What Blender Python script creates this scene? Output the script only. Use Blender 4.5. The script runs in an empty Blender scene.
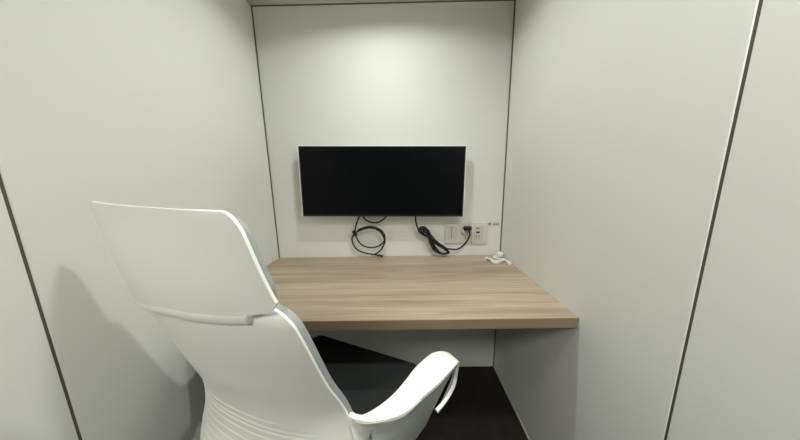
import bpy, bmesh, math, random
from mathutils import Vector, Matrix
random.seed(4)
S = bpy.context.scene
COL = S.collection
PI = math.pi

# ---------------------------------------------------------------- helpers
def tag(o, label=None, cat=None, group=None, kind=None):
    if label: o['label'] = label
    if cat: o['category'] = cat
    if group: o['group'] = group
    if kind: o['kind'] = kind
    return o

def obj(name, bm, mat, parent=None, smooth=False, sharp=40):
    me = bpy.data.meshes.new(name)
    bmesh.ops.recalc_face_normals(bm, faces=bm.faces[:])
    if smooth:
        for f in bm.faces: f.smooth = True
        for e in bm.edges:
            if len(e.link_faces) == 2 and e.calc_face_angle(0) > math.radians(sharp): e.smooth = False
    bm.to_mesh(me); bm.free()
    o = bpy.data.objects.new(name, me); COL.objects.link(o)
    for m in (mat if isinstance(mat, (list, tuple)) else [mat]): me.materials.append(m)
    if parent: o.parent = parent
    return o

def empty(name, loc, rz=0):
    o = bpy.data.objects.new(name, None); COL.objects.link(o)
    o.empty_display_size = .05
    o.location = loc; o.rotation_euler = (0, 0, rz)
    return o

def box(bm, c, s, mi=0, bev=0, seg=2):
    r = bmesh.ops.create_cube(bm, size=1)
    vs = r['verts']
    for v in vs: v.co = Vector((v.co.x*s[0]+c[0], v.co.y*s[1]+c[1], v.co.z*s[2]+c[2]))
    fs = list({f for v in vs for f in v.link_faces})
    for f in fs: f.material_index = mi
    if bev:
        es = list({e for v in vs for e in v.link_edges})
        bmesh.ops.bevel(bm, geom=es, offset=bev, segments=seg, profile=.5, affect='EDGES')
    return bm

def bx(c, s, bev=0, seg=2): return box(bmesh.new(), c, s, 0, bev, seg)

def box2(bm, lo, hi, bev=0, seg=2, mi=0):
    return box(bm, [(a+b)/2 for a, b in zip(lo, hi)], [b-a for a, b in zip(lo, hi)], mi, bev, seg)

def catmull(pts, n=10):
    P = [Vector(p) for p in pts]; out = []
    for i in range(len(P)-1):
        a = P[max(i-1, 0)]; b = P[i]; c = P[i+1]; d = P[min(i+2, len(P)-1)]
        for k in range(n):
            t = k/n
            out.append(.5*((2*b)+(c-a)*t+(2*a-5*b+4*c-d)*t*t+(3*b-a-3*c+d)*t**3))
    out.append(P[-1]); return out

def tube(bm, path, r, seg=10):
    P = path; n = len(P); T = [(P[min(i+1, n-1)]-P[max(i-1, 0)]).normalized() for i in range(n)]
    up = Vector((0, 0, 1)) if abs(T[0].z) < .9 else Vector((0, 1, 0))
    N = (up - T[0]*up.dot(T[0])).normalized(); rings = []
    for i in range(n):
        N = (N - T[i]*N.dot(T[i])).normalized(); B = T[i].cross(N)
        rr = r(i/(n-1)) if callable(r) else r
        rings.append([bm.verts.new(P[i]+(N*math.cos(a)+B*math.sin(a))*rr) for a in [2*PI*k/seg for k in range(seg)]])
    for i in range(n-1):
        for k in range(seg):
            bm.faces.new((rings[i][k], rings[i][(k+1) % seg], rings[i+1][(k+1) % seg], rings[i+1][k]))
    bm.faces.new(rings[0]); bm.faces.new(rings[-1][::-1])
    return bm

def lathe(bm, prof, c=(0, 0, 0), seg=32, cap=True):
    rings = [[bm.verts.new((c[0]+r*math.cos(2*PI*k/seg), c[1]+r*math.sin(2*PI*k/seg), c[2]+z)) for k in range(seg)] for r, z in prof]
    for a, b in zip(rings, rings[1:]):
        for k in range(seg): bm.faces.new((a[k], a[(k+1) % seg], b[(k+1) % seg], b[k]))
    if cap:
        bm.faces.new(rings[0]); bm.faces.new(rings[-1])
    return bm

def slab(bm, A, B):
    """closed solid between two equally sized point grids A (outside) and B (inside)"""
    n, m = len(A), len(A[0])
    va = [[bm.verts.new(p) for p in r] for r in A]; vb = [[bm.verts.new(p) for p in r] for r in B]
    for i in range(n-1):
        for j in range(m-1):
            bm.faces.new((va[i][j], va[i][j+1], va[i+1][j+1], va[i+1][j]))
            bm.faces.new((vb[i][j], vb[i+1][j], vb[i+1][j+1], vb[i][j+1]))
    for i in range(n-1):
        for j in (0, m-1): bm.faces.new((va[i][j], va[i+1][j], vb[i+1][j], vb[i][j]))
    for j in range(m-1):
        for i in (0, n-1): bm.faces.new((va[i][j], va[i][j+1], vb[i][j+1], vb[i][j]))
    return bm

def bevel_mod(o, w, seg=3, ang=50):
    m = o.modifiers.new('round', 'BEVEL'); m.width = w; m.segments = seg; m.limit_method = 'ANGLE'
    m.angle_limit = math.radians(ang); m.harden_normals = False
    return o

# ---------------------------------------------------------------- materials
def mat(name, col, rough=.5, spec=.5, metal=0, bump=0, bscale=200, var=0, vscale=6, coat=0):
    m = bpy.data.materials.new(name); m.use_nodes = True
    nt = m.node_tree; b = nt.nodes['Principled BSDF']
    b.inputs['Base Color'].default_value = (*col, 1)
    b.inputs['Roughness'].default_value = rough
    b.inputs['Specular IOR Level'].default_value = spec
    b.inputs['Metallic'].default_value = metal
    b.inputs['Coat Weight'].default_value = coat
    tc = nt.nodes.new('ShaderNodeTexCoord')
    if var:
        n = nt.nodes.new('ShaderNodeTexNoise'); n.inputs['Scale'].default_value = vscale; n.inputs['Detail'].default_value = 4
        nt.links.new(tc.outputs['Object'], n.inputs['Vector'])
        r = nt.nodes.new('ShaderNodeMix'); r.data_type = 'RGBA'
        r.inputs[6].default_value = (*[c*(1-var) for c in col], 1); r.inputs[7].default_value = (*[min(1, c*(1+var)) for c in col], 1)
        nt.links.new(n.outputs['Fac'], r.inputs[0]); nt.links.new(r.outputs[2], b.inputs['Base Color'])
    if bump:
        n = nt.nodes.new('ShaderNodeTexNoise'); n.inputs['Scale'].default_value = bscale; n.inputs['Detail'].default_value = 3
        nt.links.new(tc.outputs['Object'], n.inputs['Vector'])
        bp = nt.nodes.new('ShaderNodeBump'); bp.inputs['Strength'].default_value = bump; bp.inputs['Distance'].default_value = .001
        nt.links.new(n.outputs['Fac'], bp.inputs['Height']); nt.links.new(bp.outputs['Normal'], b.inputs['Normal'])
    return m

def wood(name, c0, c1, c2, rough=.42, seed=0.0):
    m = bpy.data.materials.new(name); m.use_nodes = True
    nt = m.node_tree; b = nt.nodes['Principled BSDF']; L = nt.links
    tc = nt.nodes.new('ShaderNodeTexCoord')
    def noise(sc, det, dist=0):
        mp = nt.nodes.new('ShaderNodeMapping'); mp.inputs['Scale'].default_value = sc; mp.inputs['Location'].default_value = (seed, seed*2, 0)
        L.new(tc.outputs['Object'], mp.inputs['Vector'])
        n = nt.nodes.new('ShaderNodeTexNoise'); n.inputs['Scale'].default_value = 1; n.inputs['Detail'].default_value = det
        n.inputs['Distortion'].default_value = dist
        L.new(mp.outputs['Vector'], n.inputs['Vector']); return n
    n1 = noise((1.6, 26, 26), 6, .4); n2 = noise((5, 150, 150), 3, .1); n3 = noise((.9, 6, 6), 2, 0)
    r = nt.nodes.new('ShaderNodeValToRGB'); e = r.color_ramp.elements
    e[0].position = .3; e[0].color = (*c0, 1); e[1].position = .72; e[1].color = (*c2, 1)
    k = e.new(.5); k.color = (*c1, 1)
    a = nt.nodes.new('ShaderNodeMath'); a.operation = 'MULTIPLY_ADD'; a.inputs[1].default_value = .36
    L.new(n2.outputs['Fac'], a.inputs[0]); 
    a2 = nt.nodes.new('ShaderNodeMath'); a2.operation = 'MULTIPLY'; a2.inputs[1].default_value = .42
    L.new(n1.outputs['Fac'], a2.inputs[0])
    a3 = nt.nodes.new('ShaderNodeMath'); a3.operation = 'MULTIPLY_ADD'; a3.inputs[1].default_value = .20
    L.new(n3.outputs['Fac'], a3.inputs[0]); L.new(a2.outputs[0], a3.inputs[2])
    L.new(a3.outputs[0], a.inputs[2])
    L.new(a.outputs[0], r.inputs['Fac']); L.new(r.outputs['Color'], b.inputs['Base Color'])
    b.inputs['Roughness'].default_value = rough; b.inputs['Specular IOR Level'].default_value = .35
    bp = nt.nodes.new('ShaderNodeBump'); bp.inputs['Strength'].default_value = .08; bp.inputs['Distance'].default_value = .0006
    L.new(n2.outputs['Fac'], bp.inputs['Height']); L.new(bp.outputs['Normal'], b.inputs['Normal'])
    return m

WALL = mat('white_panel', (.77, .775, .722), rough=.58, spec=.25, bump=.06, bscale=420, var=.012, vscale=3)
CEIL = mat('ceiling_panel', (.60, .60, .56), rough=.6, spec=.2)
JOINT = mat('dark_joint', (.10, .09, .072), rough=.5, spec=.3)
GASKET = mat('grey_gasket', (.17, .17, .145), rough=.6, spec=.2)
KERB = mat('pale_edge_strip', (.5, .5, .46), rough=.4)
FLOOR = mat('dark_floor', (.020, .017, .014), rough=.7, spec=.25, bump=.3, bscale=90, var=.4, vscale=18)
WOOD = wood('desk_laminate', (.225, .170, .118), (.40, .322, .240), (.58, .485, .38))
EDGE = wood('desk_edge_shaded', (.165, .125, .082), (.225, .175, .118), (.28, .225, .158), seed=3.1)  # worktop laminate darkened: the front edge's weaker light is in the colour
PLASTIC = mat('white_plastic', (.86, .86, .79), rough=.36, spec=.45, bump=.03, bscale=900)
FABRIC = mat('grey_fabric', (.33, .35, .335), rough=.9, spec=.15, bump=.5, bscale=900, var=.05, vscale=300)
SEATF = mat('charcoal_fabric', (.030, .034, .031), rough=.92, spec=.12, bump=.5, bscale=900, var=.12, vscale=200)
PANELG = mat('grey_plastic', (.40, .43, .41), rough=.5, spec=.35, bump=.05, bscale=700)
BLACKP = mat('black_plastic', (.012, .012, .013), rough=.4, spec=.4)
CABLE = mat('black_cable', (.010, .010, .011), rough=.45, spec=.4)
SCREEN = mat('dark_screen', (.0010, .0016, .0023), rough=.37, spec=.15)
HOUSING = mat('silver_housing', (.86, .87, .86), rough=.35, spec=.5)
METAL = mat('brushed_steel', (.55, .55, .55), rough=.35, metal=1)
PLATE = mat('outlet_plastic', (.66, .655, .60), rough=.4, spec=.4)
PLATE2 = mat('outlet_insert', (.60, .595, .54), rough=.4, spec=.4)
SLOT = mat('outlet_slot', (.03, .028, .025), rough=.7)
GREYMARK = mat('grey_ink', (.22, .22, .20), rough=.7)
WHITECORD = mat('white_cord', (.82, .82, .79), rough=.4, spec=.5)
YG = mat('yellow_green_wire', (.45, .50, .12), rough=.5)
LENS = bpy.data.materials.new('lamp_lens'); LENS.use_nodes = True
_b = LENS.node_tree.nodes['Principled BSDF']; _b.inputs['Base Color'].default_value = (.9, .9, .9, 1)
_b.inputs['Emission Color'].default_value = (1, .98, .94, 1); _b.inputs['Emission Strength'].default_value = 3

# ---------------------------------------------------------------- the booth
XL, XR, YB, ZC = -.699, .549, 1.314, 1.970
YF = -.50
JY = .4268                      # where the side panels meet
T = .05
G = .0024                       # half width of a panel joint
tag(obj('floor', bx(((XL+XR)/2+.8, (YB-4.1)/2, -.03), (5.6, YB+4.1+2*T, .06)), FLOOR), kind='structure')
tag(obj('ceiling', bx(((XL+XR)/2, (YB+YF)/2, ZC+.03), (XR-XL+2*T, YB-YF+2*T, .06)), CEIL), kind='structure')
c = .0016
bm = bmesh.new(); box2(bm, (XL+.004, YB, 0), (XR-.004, YB+T, ZC-.004), bev=c, seg=1)
tag(obj('wall_back', bm, WALL), kind='structure')
for side, x0, x1 in (('left', XL-T, XL), ('right', XR, XR+T)):
    bm = bmesh.new()
    box2(bm, (x0, JY+G, .004), (x1, YB-.003, ZC-.003), bev=c, seg=1)
    box2(bm, (x0, YF-T, .004), (x1, JY-G, ZC-.003), bev=c, seg=1)
    tag(obj('wall_'+side, bm, WALL), kind='structure')
# dark seals in the joints, corners and along the ceiling
n = 0
def trim(lo, hi, m):
    global n
    n += 1
    bm = bmesh.new(); box2(bm, lo, hi); tag(obj('trim_%d' % n, bm, m), kind='structure')
trim((XL-.03, JY-G, 0), (XL-.0015, JY+G, ZC), JOINT)
trim((XR+.0015, JY-G, 0), (XR+.03, JY+G, ZC), JOINT)
trim((XL-.012, YB-.0034, 0), (XL+.0045, YB+.012, ZC), GASKET)
trim((XR-.0045, YB-.0034, 0), (XR+.012, YB+.012, ZC), GASKET)
trim((XL, YB-.002, ZC-.0045), (XR, YB+.02, ZC), GASKET)
trim((XR-.0035, YF, 0), (XR+.004, YB, .007), KERB)
trim((XL-.004, YF, 0), (XL+.0035, YB, .007), KERB)

# ---------------------------------------------------------------- lights (a recessed downlight over the desk, plus added fill lights)
def downlight(x, y, power, label, spread, size=.046, col=(.985, 1, .975)):
    t = tag(empty('ceiling_downlight', (x, y, ZC)), label, 'ceiling light')
    bm = bmesh.new()
    lathe(bm, [(.050, -.0005), (.050, -.0125), (.056, -.0140), (.063, -.010), (.064, 0)], seg=48, cap=False)
    obj('bezel', bm, HOUSING, t, smooth=True)
    bm = bmesh.new(); lathe(bm, [(.0495, -.0004), (.0495, -.0012)], seg=40)
    obj('lens', bm, LENS, t)
    ld = bpy.data.lights.new('lamp', 'AREA'); ld.shape = 'DISK'; ld.size = size; ld.energy = power; ld.color = col
    ld.spread = spread
    lo = bpy.data.objects.new('lamp', ld); COL.objects.link(lo); lo.parent = t; lo.location = (0, 0, -.0018)
    return t
downlight(-.07, .83, 4.7, 'round white ceiling downlight above the desk', math.radians(180))
downlight(.46, .12, 7.0, 'added round fill downlight near the right wall in front of the desk, out of view', math.radians(152), size=.085)  # added unseen fill, placed to throw the chair's shadow on the left wall
# the room the booth opens onto, with an added unseen lamp to fill the chair back
tag(obj('ceiling', bx(((XL+XR)/2+.8, YF-1.8, 2.48), (5.6, 3.6, .06)), CEIL), kind='structure')
t = tag(empty('fill_lamp', (-.45, -1.22, 2.45)), 'added square fill lamp outside the open side of the booth, out of view', 'ceiling light')
bm = bmesh.new(); box2(bm, (-.42, -.32, -.035), (.42, .32, 0), bev=.006)
obj('frame', bm, HOUSING, t)
bm = bmesh.new(); box2(bm, (-.39, -.29, -.039), (.39, .29, -.034))
obj('diffuser', bm, LENS, t)
ld = bpy.data.lights.new('lamp', 'AREA'); ld.shape = 'RECTANGLE'; ld.size = .76; ld.size_y = .56; ld.energy = 29; ld.color = (1, .99, .96)
lo = bpy.data.objects.new('lamp', ld); COL.objects.link(lo); lo.parent = t; lo.location = (0, 0, -.042)
w = bpy.data.worlds.new('World'); S.world = w; w.use_nodes = True
w.node_tree.nodes['Background'].inputs[0].default_value = (.8, .85, .85, 1)
w.node_tree.nodes['Background'].inputs[1].default_value = .10

# ---------------------------------------------------------------- desk
DF, DZ, DT = .6944, .72, .0344
t = tag(empty('desk', ((XL+XR)/2, DF, 0)), 'light brown wood-grain worktop fitted between the side walls of the booth', 'desk')
xa, xb = XL+.0006-t.location.x, XR-.0006-t.location.x
bm = bmesh.new(); box2(bm, (xa, .0022, DZ-DT), (xb, YB-DF-.0006, DZ), bev=.0008, seg=1)
obj('worktop', bm, WOOD, t)
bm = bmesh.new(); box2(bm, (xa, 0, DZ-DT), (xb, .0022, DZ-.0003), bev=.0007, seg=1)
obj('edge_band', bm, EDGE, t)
for sx in (-1, 1):
    bm = bmesh.new()
    x = xa if sx < 0 else xb
    box2(bm, (min(x, x-sx*.018), .30, DZ-DT-.03), (max(x, x-sx*.018), .60, DZ-DT))
    obj('support_batten', bm, WALL, t)

# ---------------------------------------------------------------- monitor on the back wall
t = tag(empty('monitor', (-.097, 1.250, 1.1340)), 'wide black monitor mounted on the white back wall above the desk', 'monitor')
t.rotation_euler = (0, math.radians(1.0), 0)
MW, MH = .832, .3535
bm = bmesh.new(); box2(bm, (-MW/2-.0042, .0003, -MH/2+.001), (MW/2+.0042, .020, MH/2+.0048), bev=.001)
obj('housing', bm, HOUSING, t, smooth=True)
bm = bmesh.new(); box2(bm, (-MW/2, -.0005, -MH/2), (MW/2, .0045, MH/2), bev=.001)
obj('bezel', bm, BLACKP, t)
bm = bmesh.new(); box2(bm, (-MW/2+.006, -.0012, -MH/2+.011), (MW/2-.006, .002, MH/2-.006))
obj('screen', bm, SCREEN, t)
bm = bmesh.new(); box2(bm, (-.17, .019, -.09), (.17, .034, .10), bev=.006)
obj('back_cover', bm, HOUSING, t, smooth=True)
bm = bmesh.new(); box2(bm, (-.06, .033, -.06), (.06, .040, .06)); box2(bm, (-.03, .039, -.04), (.03, .056, .04), bev=.002); box2(bm, (-.07, .055, -.08), (.07, .0637, .08), bev=.002)
obj('wall_mount', bm, METAL, t)

# ---------------------------------------------------------------- cables
CY = 1.281
def cp(pts, y=CY, y0=1.275, dy=None):
    k = y/y0
    return [Vector((x*k, y+(dy[i] if dy else 0), 1.1667+(z-1.1667)*k)) for i, (x, z) in enumerate(pts)]
t = tag(empty('monitor_cable', (-.17, CY, .74)), 'thin black cable coiled in a round loop under the left half of the monitor', 'cable')
def local(P, o): return [p-Vector(o.location) for p in P]
path = cp([(-.209, .975), (-.227, .953), (-.242, .923), (-.251, .889), (-.253, .865), (-.246, .834), (-.227, .802), (-.191, .784), (-.15, .783), (-.115, .80),
           (-.098, .824), (-.107, .856), (-.129, .88), (-.173, .893), (-.22, .882), (-.254, .865), (-.271, .837), (-.268, .806), (-.249, .774),
           (-.212, .754), (-.165, .744), (-.128, .738)],
          dy=[.01, .006, 0, 0, 0, .004, .006, .006, .004, 0, -.003, -.004, -.004, -.003, -.003, -.006, -.004, 0, .002, .002, .002, 0])
obj('cord', tube(bmesh.new(), local(catmull(path, 8), t), .0042, 8), CABLE, t, smooth=True)
path = cp([(-.253, .862), (-.227, .888), (-.179, .902), (-.133, .893), (-.100, .863), (-.094, .824), (-.105, .789), (-.123, .764), (-.151, .747), (-.170, .744)],
          dy=[-.008, -.008, -.009, -.008, -.006, -.006, -.004, -.003, -.004, -.004])
obj('cord', tube(bmesh.new(), local(catmull(path, 8), t), .0042, 8), CABLE, t, smooth=True)
path = cp([(-.225, .985), (-.209, .953), (-.191, .932), (-.158, .92), (-.125, .922), (-.098, .938), (-.087, .951), (-.075, .985)], dy=[.008]*8)
obj('cord', tube(bmesh.new(), local(catmull(path, 8), t), .0042, 8), CABLE, t, smooth=True)
P = local(cp([(-.140, .740), (-.128, .738), (-.107, .733)]), t)
obj('connector', tube(bmesh.new(), P, lambda u: .0048 if u < .5 else .0062, 10), BLACKP, t)
P = local(cp([(-.262, .880), (-.250, .852)], dy=[-.003, -.003]), t)
obj('cable_tie', tube(bmesh.new(), [P[0], P[0]*.5+P[1]*.5, P[1]], lambda u: .0105, 10), BLACKP, t, smooth=True)

t = tag(empty('power_cord', (.16, CY, .75)), 'thick black power cord tied in a bundle and plugged into the wall outlet', 'cable')
loops = [
    [(.072, .975), (.072, .95), (.074, .917), (.087, .879), (.110, .858), (.140, .832), (.152, .80), (.170, .765), (.205, .743), (.243, .748), (.236, .770), (.20, .795), (.168, .822), (.140, .848), (.118, .872), (.098, .884), (.087, .876)],
    [(.087, .879), (.100, .892), (.119, .893), (.145, .865), (.153, .833), (.183, .797), (.222, .775), (.252, .752), (.235, .742), (.203, .752), (.178, .782), (.162, .812), (.146, .834), (.115, .850), (.092, .868), (.089, .882), (.105, .890), (.128, .876), (.150, .845), (.176, .81), (.205, .785), (.240, .760)],
    [(.096, .872), (.125, .862), (.150, .830), (.165, .790), (.190, .757), (.222, .744), (.247, .755), (.225, .782), (.190, .808), (.160, .838), (.138, .872), (.112, .884), (.094, .875)],
]
for k, l in enumerate(loops):
    dy = [.010 if z > .94 else (-.004*k + .003*math.sin(i*1.7+k)) for i, (x, z) in enumerate(l)]
    obj('cord', tube(bmesh.new(), local(catmull(cp(l, dy=dy), 8), t), .0047, 8), CABLE, t, smooth=True)
P = local(cp([(.138, .852), (.166, .818)], dy=[-.003, -.003]), t)
obj('cable_tie', tube(bmesh.new(), [P[0], (P[0]+P[1])/2, P[1]], lambda u: .0125+.002*math.sin(PI*u), 12), CABLE, t, smooth=True)
tail = [Vector(p) for p in ((.205, 1.281, .789), (.231, 1.281, .774), (.258, 1.281, .766), (.303, 1.281, .766), (.341, 1.280, .797), (.363, 1.281, .838), (.362, 1.281, .862), (.357, 1.282, .874))]
obj('cord', tube(bmesh.new(), local(catmull(tail, 8), t), .0046, 8), CABLE, t, smooth=True)
o = Vector(t.location)
bm = bmesh.new(); box(bm, Vector((.352, 1.285, .879))-o, (.042, .024, .023), 0, .006, 3)
obj('plug', bm, BLACKP, t, smooth=True)
bm = bmesh.new(); tube(bm, local(catmull([(.340, 1.300, .876), (.334, 1.292, .872), (.331, 1.290, .862), (.335, 1.294, .852), (.341, 1.298, .846)], 6), t), .0060, 8)
obj('adapter', bm, WHITECORD, t, smooth=True)
bm = bmesh.new(); tube(bm, local(catmull([(.341, 1.298, .848), (.347, 1.296, .838), (.349, 1.300, .824), (.344, 1.306, .815)], 6), t), .0028, 8)
obj('earth_wire', bm, YG, t, smooth=True)

# ---------------------------------------------------------------- outlet plates and sticker
yw = YB
def plate(name, x0, z0, x1, z1, label):
    t = tag(empty(name, ((x0+x1)/2, yw, (z0+z1)/2)), label, 'outlet')
    bm = bmesh.new(); box2(bm, (-(x1-x0)/2, -.008, -(z1-z0)/2), ((x1-x0)/2, -.0003, (z1-z0)/2), bev=.003, seg=3)
    obj('cover_plate', bm, PLATE, t, smooth=True)
    return t
t = plate('switch_plate', .235, .789, .3795, .912, 'beige wall plate with a rocker switch and the socket holding the black plug')
bm = bmesh.new(); box2(bm, (-.054, -.0095, -.046), (-.008, -.0075, .042), bev=.0008); obj('rocker_switch', bm, PLATE2, t)
bm = bmesh.new(); box2(bm, (-.0375, -.0105, -.032), (-.0345, -.0092, .036)); obj('rocker_slot', bm, GREYMARK, t)
bm = bmesh.new(); lathe(bm, [(.026, 0), (.026, .0016), (.024, .0022)], seg=32)
for v in bm.verts: v.co = Vector((v.co.x+.040, -.0078-v.co.z, v.co.y+.010))
obj('socket', bm, PLATE2, t, smooth=True)
t = plate('outlet_plate', .3815, .782, .469, .906, 'beige wall plate with small dark charging and socket slots beside the sticker')
bm = bmesh.new(); box2(bm, (-.030, -.0094, -.050), (.020, -.0076, .047), bev=.0008); obj('socket', bm, PLATE2, t)
cx, cz = t.location.x, t.location.z
def slot(name, w, h, x, z, m=SLOT):
    bm = bmesh.new(); box2(bm, (x-cx-w/2, -.0100, z-cz-h/2), (x-cx+w/2, -.0092, z-cz+h/2)); obj(name, bm, m, t)
slot('charging_port', .017, .005, .4145, .8745); slot('charging_port', .019, .009, .415, .852)
slot('socket_slot', .0045, .010, .406, .829); slot('socket_slot', .0045, .010, .4215, .829)
slot('socket_slot', .0035, .006, .406, .812, GREYMARK); slot('socket_slot', .0035, .006, .4215, .812, GREYMARK)
t = tag(empty('sticker', (.503, yw, .894)), 'narrow pale sticker with grey marks on the back wall beside the outlets', 'sticker')
bm = bmesh.new(); box2(bm, (-.032, -.0008, -.011), (.032, .0001, .012)); obj('backing', bm, PLATE, t)
bm = bmesh.new()
box2(bm, (-.029, -.0011, -.003), (-.016, -.0007, .007))
x = -.002
for k, wd in enumerate((.005, .004, .006, .003, .005)):
    box2(bm, (x, -.0011, -.004), (x+wd, -.0007, .004)); x += wd+.0015
obj('print', bm, GREYMARK, t)

# ---------------------------------------------------------------- white cord in the desk corner
t = tag(empty('charging_cord', (.495, 1.20, DZ)), 'white charging cord bunched up in the right back corner of the desk', 'cable')
o = Vector(t.location)
p1 = [(.432, 1.222, .7245), (.448, 1.232, .727), (.462, 1.222, .7250), (.455, 1.190, .7255), (.466, 1.168, .7260), (.488, 1.172, .7270), (.508, 1.186, .7280), (.522, 1.206, .7275), (.531, 1.196, .7250), (.534, 1.168, .7245), (.529, 1.152, .7245)]
obj('cord', tube(bmesh.new(), local(catmull(p1, 8), t), .0055, 8), WHITECORD, t, smooth=True)
p2 = [(.440, 1.226, .733), (.455, 1.200, .732), (.462, 1.176, .733), (.480, 1.166, .7345), (.503, 1.178, .735), (.517, 1.200, .735), (.512, 1.222, .7250), (.490, 1.250, .7245), (.50, 1.272, .7245), (.522, 1.262, .7245)]
obj('cord', tube(bmesh.new(), local(catmull(p2, 8), t), .0052, 8), WHITECORD, t, smooth=True)
bm = bmesh.new(); box(bm, Vector((.5285, 1.272, .7342))-o, (.032, .034, .028), 0, .009, 4)
obj('plug', bm, WHITECORD, t, smooth=True)
bm = bmesh.new(); box(bm, Vector((.531, 1.160, .7268))-o, (.014, .030, .013), 0, .004, 3)
obj('connector', bm, WHITECORD, t, smooth=True)

# ---------------------------------------------------------------- office chair
PHI, RHO = .39611, -.00733
Fv = Vector((math.sin(PHI), math.cos(PHI), 0)); L0 = Vector((math.cos(PHI), -math.sin(PHI), 0)); Z = Vector((0, 0, 1))
Lv = L0*math.cos(RHO)+Z*math.sin(RHO); Uv = Z*math.cos(RHO)-L0*math.sin(RHO)
M0 = Vector((-.383, .343, 0))
OFF = .33
R3 = Matrix((Lv, Fv, Uv)).transposed()
chair = empty('office_chair', (0, 0, 0))
chair.matrix_world = Matrix.Translation(M0+Fv*OFF) @ R3.to_4x4()
tag(chair, 'white high-back office chair with grey cushions turned towards the desk', 'chair')
def lc(s, f, z): return Vector((s, f-OFF, z))

ZK = [1.13, 1.03, .94, .82, .72, .62, .54, .47, .42]
WK = [.192, .208, .224, .222, .227, .240, .245, .240, .225]
FK = [0, -.001, .015, .047, .072, .066, .038, .030, .055]
BK = [.014, .035, .045, .059, .076, .092, .108, .120, .12]
def herm(x, xk, yk):
    xk = xk[::-1]; yk = yk[::-1]; n = len(xk)
    m = [(yk[i+1]-yk[i])/(xk[i+1]-xk[i]) for i in range(n-1)]; h = [xk[i+1]-xk[i] for i in range(n-1)]
    d = [m[0]]+[(m[i-1]*h[i]+m[i]*h[i-1])/(h[i]+h[i-1]) for i in range(1, n-1)]+[m[-1]]
    i = 0
    while i < n-2 and x > xk[i+1]: i += 1
    t = (x-xk[i])/h[i]
    return (2*t**3-3*t*t+1)*yk[i]+(t**3-2*t*t+t)*h[i]*d[i]+(-2*t**3+3*t*t)*yk[i+1]+(t**3-t*t)*h[i]*d[i+1]
def srf(q, z, off=0, wadd=0):
    """rear face of the chair back; off moves it towards the sitter"""
    s = q*(herm(z, ZK, WK)+wadd)
    return lc(s, herm(z, ZK, FK)+herm(z, ZK, BK)*abs(q)**2.2+off, z)
def corner(z, ztop, r, w):     # narrowing of a rounded upper corner
    d = ztop-z
    return 0 if d >= r else r-math.sqrt(max(0, r*r-(r-d)**2))
def lin(a, b, n): return [a+(b-a)*i/(n-1) for i in range(n)]
def eased(n): return [math.sin((2*i/(n-1)-1)*PI/2) for i in range(n)]   # -1..1 denser at the ends

# rib grooves across the lumbar region
ribs = [.724, .708, .697, .681, .661, .643, .626, .609, .592]
def groove(q, z):
    g = 0
    for k, z0 in enumerate(ribs):
        zc = z0-.046*q*q
        e = .55 if k == 0 else .80
        fade = max(0, min(1, (e-q)/.12))*max(0, min(1, (q+.97)/.10))
        d = z-zc
        g += fade*(.0009*math.exp(-(d/.0016)**2)-.0004*math.exp(-((d+.004)/.003)**2))
    return g

# back shell
ZT = .992
zs = lin(ZT, .955, 16)+lin(.950, .745, 30)+lin(.7435, .53, 150)+lin(.525, .42, 16)
qs = eased(61)
A, B = [], []
for z in zs:
    inset = corner(z, ZT, .034, .2)
    ra, rb = [], []
    for q in qs:
        p = srf(q, z, groove(q, z) if .53 < z < .75 else 0, -inset)
        p2 = srf(q, z, .0042, -inset)
        ra.append(p); rb.append(p2)
    A.append(ra); B.append(rb)
o = obj('back_shell', slab(bmesh.new(), A, B), PLASTIC, chair, smooth=True)
bevel_mod(o, .0016, 3)

# headrest shell, its lower edge stepping up towards the wings
def zup(q): return .975+(.018*q if q > 0 else .045*q)
def wing(q):
    a = abs(q)
    if a < .80: return zup(q)-.002
    if a > .90: 
        return zup(math.copysign(.80, q))+.003+.016*((a-.90)/.10)**2
    return zup(math.copysign(.80, q))-.002+.005*(a-.80)/.10
HT = 1.131
A, B = [], []
nz = 34
qh = sorted(eased(61)+[-.805, -.795, .795, .805])
for i in range(nz):
    u = i/(nz-1); u = .5-.5*math.cos(PI*u)
    ra, rb = [], []
    for q in qh:
        zb = wing(q); z = HT+(zb-HT)*u
        inset = corner(z, HT, .030, .2)*.8
        ra.append(srf(q, z, -.006, .003-inset)); rb.append(srf(q, z, -.0015, .003-inset))
    A.append(ra); B.append(rb)
o = obj('headrest_shell', slab(bmesh.new(), A, B), PLASTIC, chair, smooth=True)
bevel_mod(o, .0018, 3)
# sliding bracket strip below it
A, B = [], []
for i in range(9):
    u = i/8
    ra, rb = [], []
    for q in lin(-.90, .80, 49):
        e = min((.80-q)/.03, (q+.90)/.03, 1)
        hgt = .018*math.sqrt(max(0.02, 1-(1-e)**2))
        z = zup(q)+.001-hgt*u
        ra.append(srf(q, z, -.0056-.0016*math.sin(PI*u))); rb.append(srf(q, z, .003))
    A.append(ra); B.append(rb)
o = obj('headrest_bracket', slab(bmesh.new(), A, B), PLASTIC, chair, smooth=True)
bevel_mod(o, .0015, 2)

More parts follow.
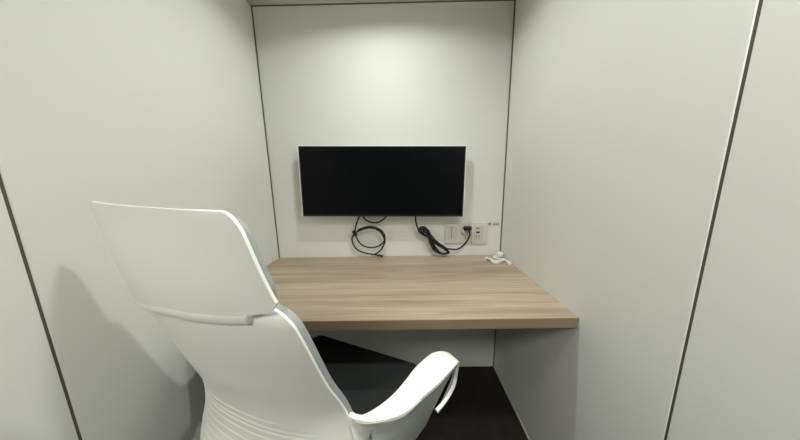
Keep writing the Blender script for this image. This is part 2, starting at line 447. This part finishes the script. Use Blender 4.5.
# cushions on the sitter's side
def pad(name, z0, z1, th, wa, rt, m, off0=.010, rbot=.03):
    A, B = [], []
    nzp = 40
    for i in range(nzp):
        u = .5-.5*math.cos(PI*i/(nzp-1)); z = z1+(z0-z1)*u
        inset = max(corner(z, z1, rt, 0), rbot-math.sqrt(max(0, rbot*rbot-max(0, rbot-(z-z0))**2)))
        ra, rb = [], []
        for q in eased(41):
            ed = min(1, (1-abs(q))/.10+0.0)
            ez = min(1, (z1-z)/.02, (z-z0)/.02)
            k = math.sqrt(max(0, 1-(1-ed)**2))*math.sqrt(max(0, 1-(1-max(0, ez))**2))
            ra.append(srf(q, z, off0, wa-inset))
            rb.append(srf(q, z, off0+th*(.45+.55*k), wa-inset))
        A.append(ra); B.append(rb)
    o = obj(name, slab(bmesh.new(), A, B), m, chair, smooth=True, sharp=60)
    bevel_mod(o, .004, 3); return o
pad('headrest_cushion', 1.003, 1.126, .0155, .000, .030, FABRIC, off0=-.0012)
pad('back_cushion', .60, .991, .020, .000, .034, FABRIC, off0=.0043)

# seat
def seat_grid():
    top, bot = [], []
    f0, f1, hw = .125, .588, .262
    nf, ns = 34, 33
    for i in range(nf):
        u = .5-.5*math.cos(PI*i/(nf-1)); f = f0+(f1-f0)*u
        d = min(f-f0, f1-f); r = .07
        ins = 0 if d > r else r-math.sqrt(max(0, r*r-(r-d)**2))
        wdt = hw*(.93+.07*math.sin(PI*min(1, u*.9+.1)))-ins*.8
        rt, rb = [], []
        for q in eased(ns):
            ed = math.sqrt(max(0, 1-(1-min(1, (1-abs(q))/.12))**2)); ef = math.sqrt(max(0, 1-(1-min(1, d/.035))**2))
            z = .468+.030*min(ed, ef)-.012*(max(0, (f-.50))/.09)**2-.010*(1-abs(q)**2)*math.sin(PI*u)*.8
            rt.append(lc(q*wdt, f, z)); rb.append(lc(q*wdt*.97, f0+(f-f0)*.98+.004, .435))
        top.append(rt); bot.append(rb)
    return top, bot
A, B = seat_grid()
o = obj('seat_cushion', slab(bmesh.new(), A, B), SEATF, chair, smooth=True, sharp=60)
tag(o, 'charcoal fabric seat cushion')
bm = bmesh.new()
A, B = [], []
for i, (f, hw) in enumerate(((.10, .20), (.16, .235), (.30, .245), (.45, .245), (.53, .235), (.565, .21))):
    A.append([lc(q*hw, f, .436) for q in lin(-1, 1, 21)])
    B.append([lc(q*hw*.86, .33+(f-.33)*.86, .385+.040*abs(q)**4) for q in lin(-1, 1, 21)])
o = obj('seat_pan', slab(bm, A, B), PANELG, chair, smooth=True)

# arms: ribbons that leave the back shell, run forward, fold down at the tip and tuck under
CAMV = Vector((.477, -.169, 1.17))
INN = [(.226, .158, .716), (.238, .158, .713), (.254, .170, .711), (.269, .206, .702), (.282, .247, .697), (.291, .289, .695), (.300, .337, .694), (.319, .392, .692), (.335, .415, .690), (.350, .432, .683), (.364, .452, .665), (.374, .474, .628), (.378, .482, .590), (.374, .478, .555), (.362, .462, .522), (.350, .440, .495), (.338, .42, .482)]
OUT = [(.224, .152, .709), (.241, .154, .705), (.262, .163, .702), (.286, .187, .692), (.318, .219, .690), (.341, .268, .690), (.367, .326, .688), (.389, .394, .683), (.393, .412, .679), (.395, .424, .670), (.393, .431, .652), (.390, .437, .625), (.387, .442, .598), (.3825, .437, .572), (.373, .426, .550), (.360, .408, .534), (.346, .388, .524)]
def ramp(p):
    """the arms dip a little towards the front so that they pass below the desk"""
    k = 1+.048*min(1, max(0, (p[1]-.165)/.11))
    return tuple(CAMV+(Vector(p)-CAMV)*k)
INN = [ramp(p) for p in INN]; OUT = [ramp(p) for p in OUT]
FL_LO = [(.236, .158, .590), (.244, .190, .600), (.255, .222, .622), (.273, .235, .640), (.296, .240, .665), (.318, .262, .680)]
FL_UP = [(.226, .151, .709), (.241, .154, .703), (.262, .163, .699), (.286, .187, .689), (.318, .219, .687), (.339, .262, .686)]
FL_UP = [ramp(p) for p in FL_UP]; FL_LO = [ramp(p) for p in FL_LO]
for sx in (1, -1):
    a = empty('armrest', (0, 0, 0)); a.parent = chair
    I = catmull([(sx*p[0], p[1]-OFF, p[2]) for p in INN], 6); O = catmull([(sx*p[0], p[1]-OFF, p[2]) for p in OUT], 6)
    n_ = len(I); A, B = [], []
    for i in range(n_):
        Tn = ((I[min(i+1, n_-1)]+O[min(i+1, n_-1)])-(I[max(i-1, 0)]+O[max(i-1, 0)])).normalized()
        wv = (O[i]-I[i]); nn = wv.cross(Tn).normalized()*sx       # points up on top of the arm
        if i == 0 and nn.z < 0: pass
        th = .010
        A.append([I[i].lerp(O[i], v)+nn*(.0025*math.sin(PI*v)) for v in lin(0, 1, 9)])
        B.append([I[i].lerp(O[i], v)-nn*th for v in lin(0, 1, 9)])
    ob = obj('arm_band', slab(bmesh.new(), A, B), PLASTIC, a, smooth=True)
    bevel_mod(ob, .003, 3)
    U_ = catmull([(sx*p[0], p[1]-OFF, p[2]) for p in FL_UP], 6); D_ = catmull([(sx*p[0], p[1]-OFF, p[2]) for p in FL_LO], 6)
    A, B = [], []
    for i in range(len(U_)):
        row = [U_[i].lerp(D_[i], v)+Vector((sx*.006*math.sin(PI*v), 0, 0)) for v in lin(0, 1, 9)]
        A.append(row); B.append([p+Vector((-sx*.007, .005, 0)) for p in row])
    ob = obj('arm_flank', slab(bmesh.new(), A, B), PLASTIC, a, smooth=True)
    # grey side panel between arm and seat
    A, B = [], []
    for i, f in enumerate(lin(.19, .425, 14)):
        ra, rb = [], []
        for v in lin(0, 1, 14):
            ztop = .676-.030*(i/13)
            z = ztop+(.43-ztop)*v
            st = .272+.110*(i/13)**.75
            sb = .236+.070*(i/13)
            s = sb+(st-sb)*((z-.43)/(ztop-.43))**1.05
            if i < 5: s = min(s, .262+.012*i)
            ff = f-.006*v
            ra.append(lc(sx*s, ff, z)); rb.append(lc(sx*(s-.010), ff, z))
        A.append(ra); B.append(rb)
    ob = obj('side_panel', slab(bmesh.new(), A, B), PANELG, a, smooth=True)
    tag(ob, 'grey side panel under the armrest')
    bevel_mod(ob, .003, 2)

# gas lift, star base and castors
bm = bmesh.new(); lathe(bm, [(.06, .385), (.06, .36), (.028, .35), (.028, .20), (.040, .19), (.040, .075), (.032, .07)], (0, 0, 0), 28)
obj('gas_lift', bm, BLACKP, chair, smooth=True)
base = empty('star_base', (0, 0, 0)); base.parent = chair
for k in range(5):
    an = 2*PI*k/5+.3; dx, dy = math.cos(an), math.sin(an)
    bm = bmesh.new()
    tube(bm, catmull([(.02*dx, .02*dy, .105), (.12*dx, .12*dy, .10), (.24*dx, .24*dy, .085), (.30*dx, .30*dy, .075)], 6), lambda u: .024-.009*u, 10)
    obj('leg', bm, PLASTIC, base, smooth=True)
    cst = empty('castor', (0, 0, 0)); cst.parent = base
    bm = bmesh.new()
    for sd in (-1, 1):
        px, py = .295*dx-dy*.014*sd, .295*dy+dx*.014*sd
        m4 = Matrix.Translation((px, py, .0285)) @ Matrix.Rotation(an+PI/2, 4, 'Z') @ Matrix.Rotation(PI/2, 4, 'Y')
        bmesh.ops.create_cone(bm, cap_ends=True, segments=24, radius1=.0275, radius2=.0275, depth=.020, matrix=m4)
    tube(bm, [Vector((.295*dx, .295*dy, .03)), Vector((.295*dx, .295*dy, .08))], .007, 10)
    ob = obj('wheel', bm, BLACKP, base, smooth=True)
    bpy.data.objects.remove(cst)

# ---------------------------------------------------------------- camera
cam = bpy.data.cameras.new('camera'); co = bpy.data.objects.new('camera', cam); COL.objects.link(co)
cam.sensor_fit = 'HORIZONTAL'; cam.sensor_width = 36; cam.lens = 36*243.4172/800; cam.clip_start = .01
p, yw_, r, H = .1814, .0087, -.0176, 1.1667
p, yw_, r = 0.181369, 0.008721, -0.017616
cyw, syw, cpp, spp = math.cos(yw_), math.sin(yw_), math.cos(p), math.sin(p)
fw = Vector((-syw*cpp, cyw*cpp, -spp)); rt = Vector((cyw, syw, 0)); up = rt.cross(fw)
ra_ = rt*math.cos(r)+up*math.sin(r); ua_ = up*math.cos(r)-rt*math.sin(r)
m = Matrix((ra_, ua_, -fw)).transposed().to_4x4(); m.translation = (0, 0, H)
co.matrix_world = m
S.camera = co
S.view_settings.view_transform = 'Standard'; S.view_settings.look = 'None'
S.view_settings.exposure = .19; S.view_settings.gamma = 1; S.view_settings.use_curve_mapping = False
